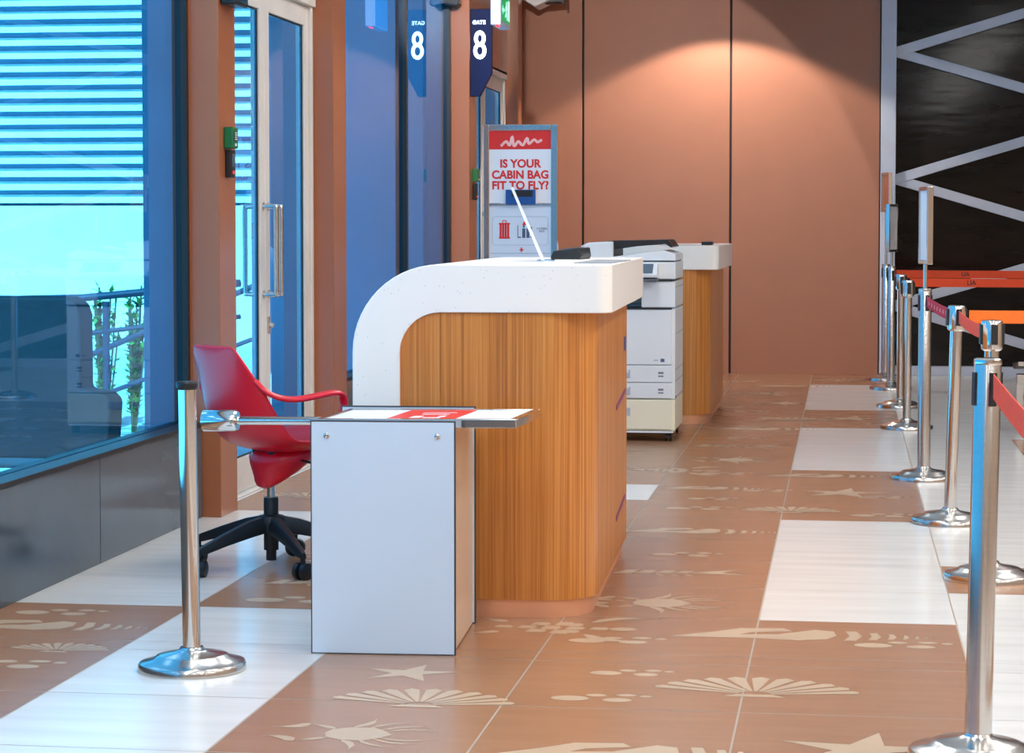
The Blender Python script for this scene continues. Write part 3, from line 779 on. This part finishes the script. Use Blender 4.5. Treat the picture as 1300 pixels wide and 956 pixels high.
box(c, .108, .112, .0103, .0113, zz(283), zz(280)); box(c, .128, .132, .0103, .0113, zz(283), zz(280)); box(c, .108, .132, .0103, .0113, zz(280.5), zz(279.6)); obj('suitcase_symbol', c, 'poster_red', lo)
c = B()
box(c, .195, .199, .0103, .0113, zz(302), zz(286)); box(c, .199, .215, .0103, .0113, zz(302), zz(300.5))
for xx in (.222, .246): box(c, xx, xx+.018, .0103, .0113, zz(302), zz(290)); box(c, xx+.004, xx+.014, .0103, .0113, zz(289), zz(286))
box(c, .270, .278, .0103, .0113, zz(302), zz(288)); obj('bag_symbol', c, 'ink', lo)
c = B(); prism(c, [(.222, zz(286)), (.232, zz(281)), (.256, zz(282)), (.262, zz(285)), (.25, zz(286))], 'y', .0103, .0113); obj('cap_symbol', c, 'poster_red', lo)
lettering('lettering', '5 CABIN\nBAG', .016, 'ink', lo, (.335, .0105, zz(292)), FRONT)
c = B(); box(c, .206, .230, .0103, .0113, zz(317.8), zz(316.2)); box(c, .2145, .2215, .0102, .0112, zz(320), zz(314)); obj('plus_symbol', c, 'poster_red', lo)
c = B(); box(c, .130, .300, -.012, .011, zz(260), zz(241)); dh = obj('card_holder', c, 'blue', sg, bevel=.003); dh['label'] = 'small blue holder clipped over the poster'
c = B(); box(c, .165, .285, -.0135, -.012, zz(250), zz(242)); obj('card', c, 'black', dh)

# ------------------------------------------------------------------ signs and devices on the facade
gs = thing('gate_sign', 'navy gate number 8 sign with lit white characters on the column', 'sign', (-2.534, 15.62, 2.085))
c = B(); prism(c, [(0, 0), (.065, 0), (.148, .16), (.148, .592), (0, .592)], 'y', 0, .05); pn = obj('panel', c, 'navy', gs, bevel=.003)
lettering('lettering', 'GATE', .036, 'glow', pn, (.060, -.001, .500), FRONT, emb=.0004)
# figure eight from two rings
c = B()
for zc, rx, rz in ((.392, .027, .040), (.309, .032, .044)):
    n = 24; oo = [(.066+(rx+.012)*math.cos(2*PI*i/n), zc+(rz+.013)*math.sin(2*PI*i/n)) for i in range(n)]; ii = [(.066+(rx-.012)*math.cos(2*PI*i/n), zc+(rz-.014)*math.sin(2*PI*i/n)) for i in range(n)]
    O = [[c.verts.new((x, y, z)) for x, z in P] for P in (oo, ii) for y in (-.003, -.0005)]
    for i in range(n):
        j = (i+1) % n
        c.faces.new((O[0][i], O[0][j], O[2][j], O[2][i])); c.faces.new((O[0][i], O[1][i], O[1][j], O[0][j])); c.faces.new((O[2][i], O[2][j], O[3][j], O[3][i]))
obj('numeral', c, 'glow', pn)
c = B(); box(c, -.03, .0, .005, .045, .1, .5); bb = obj('bracket', c, 'black', gs)
bb.location.x = .03; bb.location.y = .05

ex = thing('exit_sign', 'white exit sign box with lit green face near the ceiling', 'sign', (-2.30, 15.0, 2.515))
c = B(); box(c, 0, .068, 0, .42, 0, .22); hs = obj('housing', c, 'truss', ex, bevel=.006)
c = B(); box(c, .0685, .071, .03, .39, .03, .20); gf = obj('lit_face', c, 'green_lit', ex, bevel=.002)
c = B()
prism(c, [(.30, .05), (.37, .05), (.37, .18), (.30, .18)], 'x', .0712, .0722)
lathe(c, [(.011, 0), (.011, .001)], (.0712, .235, .158), 12, 'x')
for P in ([(.215, .10), (.235, .10), (.25, .145), (.225, .15)], [(.235, .14), (.275, .125), (.275, .115), (.235, .125)], [(.225, .15), (.195, .13), (.19, .105), (.2, .105), (.205, .125), (.23, .14)], [(.215, .10), (.235, .10), (.262, .075), (.262, .05), (.25, .05), (.25, .07)], [(.215, .10), (.232, .10), (.20, .065), (.17, .06), (.17, .07), (.192, .078)], [(.14, .115), (.08, .115), (.08, .135), (.05, .105), (.08, .075), (.08, .095), (.14, .095)]):
    prism(c, P, 'x', .0712, .0722)
obj('running_man_symbol', c, 'mint_lit', gf)
for y in (.02, .09):
    c = B(); lathe(c, [(.010, 0), (.008, -.008), (.002, -.010)], (.04, y, 0), 12); obj('indicator_light', c, 'red_led', ex)
c = B(); lathe(c, [(.008, .22), (.008, CH-2.515)], (.034, .1, 0), 10); lathe(c, [(.008, .22), (.008, CH-2.515)], (.034, .32, 0), 10); obj('hanging_rod', c, 'steel', ex)

def release_box(loc, lab):
    t = thing('door_release_box', lab, 'switch box', loc)
    c = B(); box(c, 0, .040, 0, .085, 0, .088); b_ = obj('housing', c, 'green_box', t, bevel=.005)
    c = B(); box(c, .0402, .0415, .018, .067, .03, .072); obj('call_window', c, 'black', t, bevel=.001)
    c = B()
    for q in range(4): box(c, .0416, .0424, .024, .061, .036+q*.009, .040+q*.009)
    box(c, .0402, .042, .03, .055, .010, .022); obj('print', c, 'cop_white', t)
    return t
def reader(loc, lab):
    t = thing('card_reader', lab, 'card reader', loc)
    c = B(); box(c, 0, .026, 0, .075, 0, .115); obj('housing', c, 'black', t, bevel=.006)
    c = B(); box(c, .0262, .0275, .014, .061, .045, .10); obj('touch_plate', c, 'screen', t, bevel=.002)
    c = B(); lathe(c, [(.006, .026), (.006, .028)], (0, .038, .022), 12, 'x'); obj('indicator_light', c, 'red_led', t)
release_box((-2.534, 9.27, 1.52), 'green door release box on the nearest brown column')
reader((-2.534, 9.29, 1.40), 'black card reader below the green box on the nearest column')
release_box((-2.534, 15.70, 1.505), 'green door release box on the column under the gate sign')
reader((-2.534, 15.72, 1.38), 'black card reader on the column under the gate sign')
t = thing('door_sensor', 'small dark sensor high on the nearest brown column', 'sensor', (-2.534, 9.22, 2.105))
c = B(); box(c, 0, .07, 0, .2, .0, .05); obj('housing', c, 'black', t, bevel=.012)
c = B(); box(c, .0705, .073, .02, .18, .012, .038); obj('lens', c, 'screen', t)
t = thing('loudspeaker', 'small black loudspeaker high on the column left of the gate sign', 'speaker', (-2.70, 15.44, 2.68))
c = B(); prism(c, [(0, .02), (.10, 0), (.115, .02), (.115, .3), (0, .3)], 'y', 0, .135); obj('cabinet', c, 'black', t, bevel=.01)
c = B(); box(c, .012, .102, -.006, 0, .05, .28); obj('grille', c, 'cop_grey', t, bevel=.003)
t = thing('ceiling_camera', 'white camera housing high in the far left corner', 'camera', (-2.50, 18.3, 2.95))
c = B(); prism(c, [(-.22, .16), (.05, -.01), (.20, .06), (.20, .22), (-.22, .22)], 'y', 0, .3); obj('housing', c, 'cop_white', t, bevel=.01)
c = B(); prism(c, [(.06, .02), (.26, .03), (.27, .0), (.28, .03), (.28, .12), (.2, .12)], 'y', .05, .2); obj('arm', c, 'black', t, bevel=.004)
c = B(); lathe(c, [(.014, .22), (.014, CH-2.95)], (0, .15, 0), 12); obj('hanging_rod', c, 'steel', t)

# ------------------------------------------------------------------ posts
def dome(bm, r):
    return lathe(bm, [(r, 0), (r, .016), (r-.004, .022), (r*.72, .032), (r*.66, .040), (r*.58, .043), (r*.3, .050), (.034, .056), (.031, .062)], seg=48)
t = thing('barrier_post', 'lone chrome post with black cap standing left of the pale box', 'post', (-1.742, 6.02, 0), (0, rad(-.7), 0))
c = B(); dome(c, .146); obj('base', c, 'steel', t)
c = B(); lathe(c, [(.0245, .05), (.0245, .765)], seg=32); obj('tube', c, 'chrome', t)
c = B(); lathe(c, [(.0245, .760), (.028, .764), (.030, .770), (.030, .778), (.027, .782)], seg=32); obj('cap', c, 'black', t)

def post_a():      # one plain 60 mm tube with clips let into the top
    t = thing('belt_post', '', 'belt post', (0, 0, 0), group='chrome belt posts on the right')
    c = B(); dome(c, .155); obj('base', c, 'steel', t)
    c = B(); lathe(c, [(.0305, .05), (.0305, .893), (.0295, .896)], seg=40); obj('tube', c, 'steel', t)
    c = B(); lathe(c, [(.0312, .892), (.0318, .896), (.031, .903), (.026, .906)], seg=40); obj('cap', c, 'chrome', t)
    for a in (0, 90, 180, 270):
        c = B(); box(c, .026, .034, -.009, .009, .80, .875); c.transform(Matrix.Rotation(rad(a+20), 4, 'Z')); obj('belt_clip', c, 'black', t, bevel=.002)
    return t
def post_b():      # thinner tube with a wide head
    t = thing('belt_post', '', 'belt post', (0, 0, 0), group='chrome belt posts on the right')
    c = B(); dome(c, .155); obj('base', c, 'steel', t)
    c = B(); lathe(c, [(.0245, .05), (.0245, .785)], seg=32); obj('tube', c, 'chrome', t)
    c = B(); lathe(c, [(.028, .778), (.036, .784), (.0365, .79), (.0365, .873), (.034, .880), (.026, .882)], seg=40); obj('head', c, 'chrome', t)
    for a in (0, 90, 180, 270):
        c = B(); box(c, .033, .042, -.011, .011, .80, .868); c.transform(Matrix.Rotation(rad(a+10), 4, 'Z')); obj('belt_clip', c, 'black', t, bevel=.002)
    return t
def holder_sign(t, zb, zt, w, rot, m):
    c = B(); lathe(c, [(.010, .88), (.010, zb+.01)], seg=16); lathe(c, [(.02, .885), (.018, .90), (.010, .905)], seg=20); obj('sign_pole', c, 'steel', t)
    c = B(); th = .014
    R_ = Matrix.Rotation(rad(rot), 4, 'Z')
    for a in ((-w/2, -w/2+.02, zb, zt), (w/2-.02, w/2, zb, zt), (-w/2+.02, w/2-.02, zb, zb+.02), (-w/2+.02, w/2-.02, zt-.02, zt)): box(c, -th, th, a[0], a[1], a[2], a[3])
    c.transform(R_); f_ = obj('sign_frame', c, 'chrome', t, bevel=.003)
    c = B(); box(c, -.006, .006, -w/2+.02, w/2-.02, zb+.02, zt-.02); c.transform(R_); obj('sign_card', c, m, f_)
PA = post_a(); PB = post_b()
spots = [  # x, y, kind, lean deg, spin, label
    ('P1', .305, 5.24, 'A', .9, 0, 'nearest chrome belt post, its foot below the picture edge'),
    ('P3', .497, 7.96, 'B', 0, 0, 'chrome belt post just behind the nearest post'),
    ('P2', .430, 9.45, 'B', 1.4, 0, 'leaning chrome belt post with the crimson and orange belts'),
    ('P4', .380, 11.07, 'A', 0, 0, 'chrome belt post carrying the nearest tall sign frame'),
    ('P5', .374, 13.82, 'B', 0, 0, 'chrome belt post on the white tile strip, behind the sign post'),
    ('P6', .372, 15.46, 'B', 0, 0, 'chrome belt post where the lower orange belt starts'),
    ('P7', .345, 17.15, 'A', 0, 0, 'chrome belt post with the pale sign frame near the end wall'),
    ('P8', .322, 18.2, 'A', 0, 0, 'farthest chrome belt post with the tallest sign, at the end wall'),
    ('R1', .33, 3.0, 'A', 0, 0, 'chrome belt post out of view holding a far belt end'),
    ('R2', 1.75, 9.7, 'B', 0, 0, 'chrome belt post out of view holding a far belt end'),
    ('R3', 2.2, 15.6, 'B', 0, 0, 'chrome belt post out of view holding a far belt end'),
    ('R4', 2.3, 17.2, 'A', 0, 0, 'chrome belt post out of view holding a far belt end')]
used = {'A': False, 'B': False}; P = {}
for n, x, y, kd, lean, spin, lab in spots:
    src = PA if kd == 'A' else PB
    o = src if not used[kd] else copy_tree(src)
    used[kd] = True; o.location = (x, y, 0); o.rotation_euler = (0, rad(lean), rad(spin)); o['label'] = lab; P[n] = o
holder_sign(P['P4'], 1.02, 1.385, .22, 9, 'poster'); holder_sign(P['P7'], 1.01, 1.36, .24, -16, 'poster'); holder_sign(P['P8'], 1.31, 1.615, .22, 15, 'brown_panel')  # farthest card is brown: a brown reflection put into its colour

def belt(label, p, q, m, sag=.01, w=.05, group=None, txt=None, dots=False):
    p, q = Vector(p), Vector(q); n = 14; c = B(); A_ = []
    d = (q-p).normalized(); s = Vector((-d.y, d.x, 0)).normalized()*.0012
    for i in range(n+1):
        t_ = i/n; e = p.lerp(q, t_); e.z -= sag*4*t_*(1-t_)
        A_.append([c.verts.new(e+s*a+Vector((0, 0, b))) for a, b in ((-1, -w/2), (1, -w/2), (1, w/2), (-1, w/2))])
    for a, b in zip(A_, A_[1:]):
        for i in range(4): c.faces.new((a[i], a[(i+1) % 4], b[(i+1) % 4], b[i]))
    c.faces.new(A_[0]); c.faces.new(A_[-1][::-1])
    o = tag(obj('barrier_belt', c, m), label, 'belt', group or 'retractable belts between the posts')
    ang = math.atan2(d.y, d.x)
    if txt:
        for t_ in txt[1]:
            e = p.lerp(q, t_); e.z -= sag*4*t_*(1-t_); nn = Vector((d.y, -d.x, 0)).normalized()*.003
            lettering('lettering', txt[0], .042, 'black', o, e+nn, (PI/2, 0, ang), emb=.0006)
    if dots:
        c2 = B()
        for i in range(9):
            t_ = .1+.1*i; e = p.lerp(q, t_); e.z -= sag*4*t_*(1-t_); nn = Vector((-d.y, d.x, 0)).normalized()*.003
            if nn.x > 0: nn = -nn
            for k2 in range(2):
                a = e+nn+Vector((0, 0, -.008+.0*k2)); v = [a-d*.02, a+d*.02, a+d*.02+Vector((0, 0, .018)), a-d*.02+Vector((0, 0, .018))]
                if k2 == 0: c2.faces.new([c2.verts.new(z) for z in v])
        obj('printed_mark', c2, 'poster_pink', o)
    return o
belt('crimson belt between the sign post and the leaning post', (.388, 11.03, .845), (.452, 9.50, .836), 'belt_crimson', dots=True)
belt('short orange belt from the leaning post towards the viewer', (.458, 9.40, .836), (.497, 8.01, .836), 'orange', sag=.015)
belt('bright orange belt running right from the leaning post', (.50, 9.46, .835), (1.69, 9.7, .836), 'orange2', sag=.004, w=.052)
belt('red belt on the nearest post, leading to the lower right', (.330, 5.20, .845), (.335, 3.05, .845), 'belt_red', sag=.012, w=.054)
belt('lower of the two far orange belts', (.43, 15.46, .828), (2.14, 15.6, .828), 'orange', sag=.004, w=.056, txt=('LIA', (.235, .62)))
belt('upper of the two far orange belts', (.38, 17.16, .850), (2.26, 17.2, .850), 'orange', sag=.004, w=.056, txt=('LIA', (.265, .65)))

# bench at the right edge
t = thing('waiting_bench', 'black beam bench on steel feet at the right edge', 'bench', (1.02, 13.7, 0))
c = B(); box(c, -.02, 1.9, .0, .06, .28, .34); obj('beam', c, 'steel', t, bevel=.006)
for x in (.0, 1.7):
    c = B(); tube(c, smooth_pts([(x, -.26, .02), (x, -.1, .035), (x, .03, .06), (x, .16, .035), (x, .3, .02)], 4), .016, 10); box(c, x-.018, x+.018, .01, .05, .05, .28); obj('foot', c, 'steel', t)
for q in range(3):
    x0 = -.03+q*.62
    c = B(); prism(c, [(-.24, .40), (-.22, .425), (.14, .385), (.22, .395), (.22, .375), (.14, .36), (-.22, .40)], 'x', x0, x0+.56); st = obj('seat', c, 'black', t, bevel=.004)
    c = B(); box(c, x0, x0+.56, -.246, -.238, .40, .424); obj('seat_edge', c, 'steel', st)

# ------------------------------------------------------------------ lights
def area(name, loc, sx, sy, power, col=(1, .97, .94), rot=(0, 0, 0)):
    l = bpy.data.lights.new(name, 'AREA'); l.shape = 'RECTANGLE'; l.size = sx; l.size_y = sy; l.energy = power; l.color = col
    o = bpy.data.objects.new(name, l); C.objects.link(o); o.location = loc; o.rotation_euler = rot; return o
for x in (-1.2, 1.6, 4.6, 7.4):
    for y in (-3, 1.0, 4.4, 7.6, 11.0, 14.4):
        area('ceiling_panel_light', (x, y, CH-.03), .7, 1.6, 46 if y < 11 else (30 if y < 14 else 4))
def spot(name, loc, target, power, size, blend, col, r=.03):
    l = bpy.data.lights.new(name, 'SPOT'); l.energy = power; l.spot_size = rad(size); l.spot_blend = blend; l.color = col; l.shadow_soft_size = r
    o = bpy.data.objects.new(name, l); C.objects.link(o); o.location = loc
    o.rotation_euler = (Vector(target)-Vector(loc)).to_track_quat('-Z', 'Y').to_euler(); return o
spot('wall_downlight', (-.98, 18.0, 3.2), (-.98, 18.0, 0), 175, 118, .18, (1, .88, .76))
spot('shadow_edge_spot', (-2.0, 12.6, 3.25), (-2.4, 18.8, .9), 430, 47, .04, (1, .88, .78))  # added spot, its hard cone edge imitates the diagonal shadow on the end wall
sun = bpy.data.lights.new('sun', 'SUN'); sun.energy = 22; sun.angle = rad(1); so = bpy.data.objects.new('sun', sun); C.objects.link(so)
so.rotation_euler = Vector((-.10, .75, -.62)).to_track_quat('-Z', 'Y').to_euler()
wd = bpy.data.worlds.new('sky'); S.world = wd; wd.use_nodes = True
bg = wd.node_tree.nodes['Background']; bg.inputs[0].default_value = (.62, .80, 1, 1); bg.inputs[1].default_value = 1.6

# ------------------------------------------------------------------ camera
cam = bpy.data.cameras.new('camera'); co = bpy.data.objects.new('camera', cam); C.objects.link(co)
cam.sensor_width = 36; cam.lens = 2930/1300*36; cam.shift_y = -45/1300; cam.clip_start = .1; cam.clip_end = 200
co.location = (0, 0, 1.2); co.rotation_euler = (rad(90-2.8527), 0, rad(8.1858))
S.camera = co
S.view_settings.view_transform = 'Standard'; S.view_settings.look = 'None'; S.view_settings.gamma = 1
S.view_settings.use_curve_mapping = False; S.view_settings.exposure = 0.0
S.cycles.max_bounces = 10; S.cycles.transparent_max_bounces = 16
